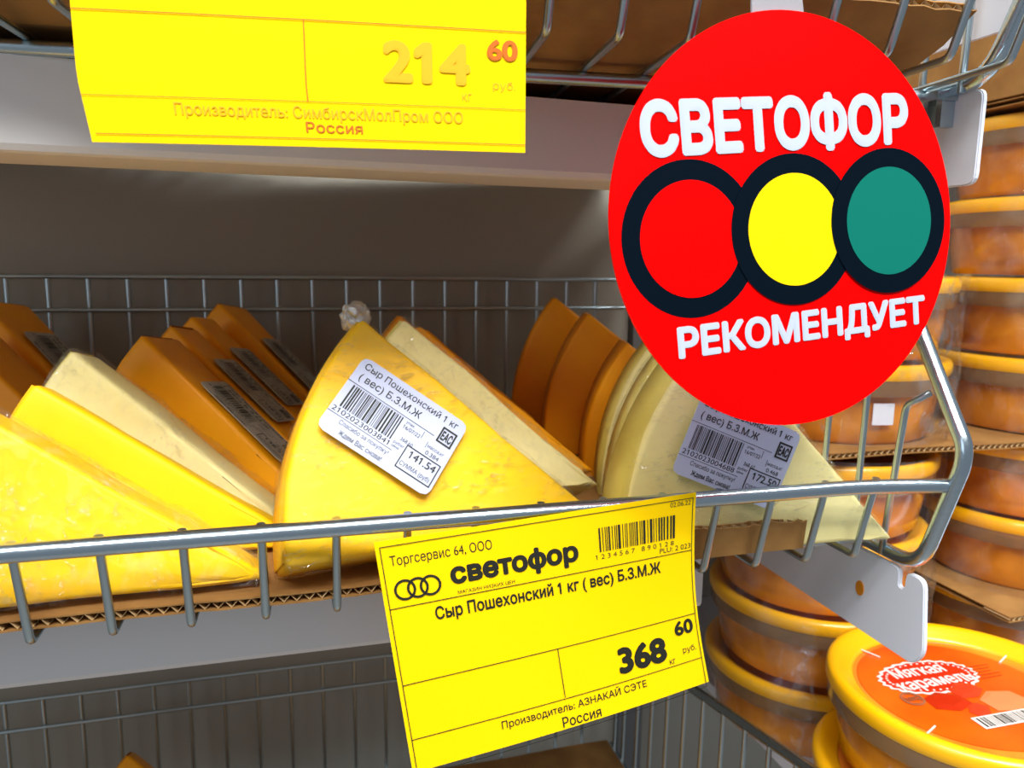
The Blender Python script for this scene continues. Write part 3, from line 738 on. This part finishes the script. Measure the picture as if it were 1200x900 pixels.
# cardboard sheet between tub layers
cardboard('cardboard_sheet', [(14.95, -4.56), (15.6, -4.56), (25.2, -4.56)], 11.3, 26, 'corrugated cardboard sheet between layers of caramel tubs', torn=False, seed=12, xo=15)
cardboard('cardboard_sheet', [(11.4, 4.0), (15, 4.0), (25.2, 4.0)], 17.4, 31, 'cardboard sheet on top of the right edge stack', torn=False, seed=13, xo=20)  # front edge lengthened to shade the tubs below
cardboard('cardboard_sheet', [(14.1, zb+2*TUBH+.03), (15, zb+2*TUBH+.03), (25.2, zb+2*TUBH+.03)], 17.0, 27, 'corrugated cardboard sheet in the right edge stack, level with the bracket', torn=False, seed=14, xo=20)
# cardboard box and an added white block for the bright glow above it
b = MB(); b.box((17.5, 11.8, 4.25), (30, 22, 6.0));  # unseen front overhang added to cast shade on the upper tubs
setp(part('cardboard_box', b.v, b.f, M_card, origin=(22, 18, 4.15)), 'brown cardboard box on the tubs in the top right corner', 'box')
b = MB(); b.box((17.8, 12.3, 6.05), (29, 22, 9.5))
setp(part('white_block', b.v, b.f, mat('block_white', (.95, .97, 1), .5), origin=(22, 18, 6.05)), 'white block standing in for the bright glow over the brown box, top right', 'box')
# white plastic scoop-shaped divider in the upper basket's right end
V, Fc = slab([tuple(q) for q in fillet_path([(10.85, 12.0, 3.68), (10.85, 9.95, 3.68), (10.85, 9.95, 6.4), (10.85, 15.5, 6.4), (10.85, 15.5, 3.68), (10.85, 12.0, 3.68)], .35)[:-1]], (.08, 0, 0))
setp(part('end_plate', V, Fc, M_white, origin=(10.85, 12, 3.68)), 'white end plate with rounded corner at the end of the upper basket', 'plate')
# wrapped goods in the upper basket
for i, (px, Y) in enumerate(((636, 11.9), (735, 12.0), (850, 12.0), (990, 11.9))):
    q = at(px, 0, Y); wedge(None, 0, -.1, .15, 0, 1.2, 50, 1.1, 'o' if i != 1 else 'p', 'small wrapped %s wedge in the upper basket, %s' % (('orange', 'pale', 'orange', 'orange')[i],
          ('just right of the 214 tag', 'second from the 214 tag', 'above the red sign', 'at the right end above the frayed cardboard')[i]), 2,
          tippos=(q.x, q.y+.6, 3.4+1.2*math.sin(R_(50))), seed=30+i, group='wrapped goods in the upper basket')
# shrink film round the tub stacks
def film_shell(cx, cy, z0, z1, r, a0, a1, label, seed, amp=.12):
    V = []; na, nz = 70, 50
    for j in range(nz+1):
        for i in range(na+1):
            a = a0+(a1-a0)*i/na; z = z0+(z1-z0)*j/nz
            rr = r+noise.noise((a*3+seed, z*.5, seed))*amp*1.6+noise.noise((a*9+z*1.2+seed, z*1.5, seed))*amp*.8+abs(noise.noise((a*5-z+seed, z*.8+a*4, 2)))*amp
            V.append((cx+rr*math.cos(a), cy+rr*math.sin(a), z))
    Fc = [(j*(na+1)+i, j*(na+1)+i+1, (j+1)*(na+1)+i+1, (j+1)*(na+1)+i) for j in range(nz) for i in range(na)]
    setp(part('shrink_film', V, Fc, M_wrap, smooth=True, origin=(cx, cy, z0)), label, 'film')
film_shell(GE[0], GE[1], -4.3, 3.8, 2.97, math.pi*.85, math.pi*1.75, 'crinkled clear film wrapped round the upper right tubs', 3)
film_shell(GA[0]+.1, GA[1], -4.3, -.2, 2.97, math.pi*.9, math.pi*1.9, 'clear film stretched round the tub with the sticker', 7)
film_shell(GE[0], GE[1], -12.6, -4.7, 2.97, math.pi*.85, math.pi*1.75, 'clear film round the lower right tubs', 5, .06)
film_shell(GA[0], GA[1], -12.6, -4.7, 2.97, math.pi*.9, math.pi*1.9, 'clear film round the tubs behind the bracket', 9, .06)
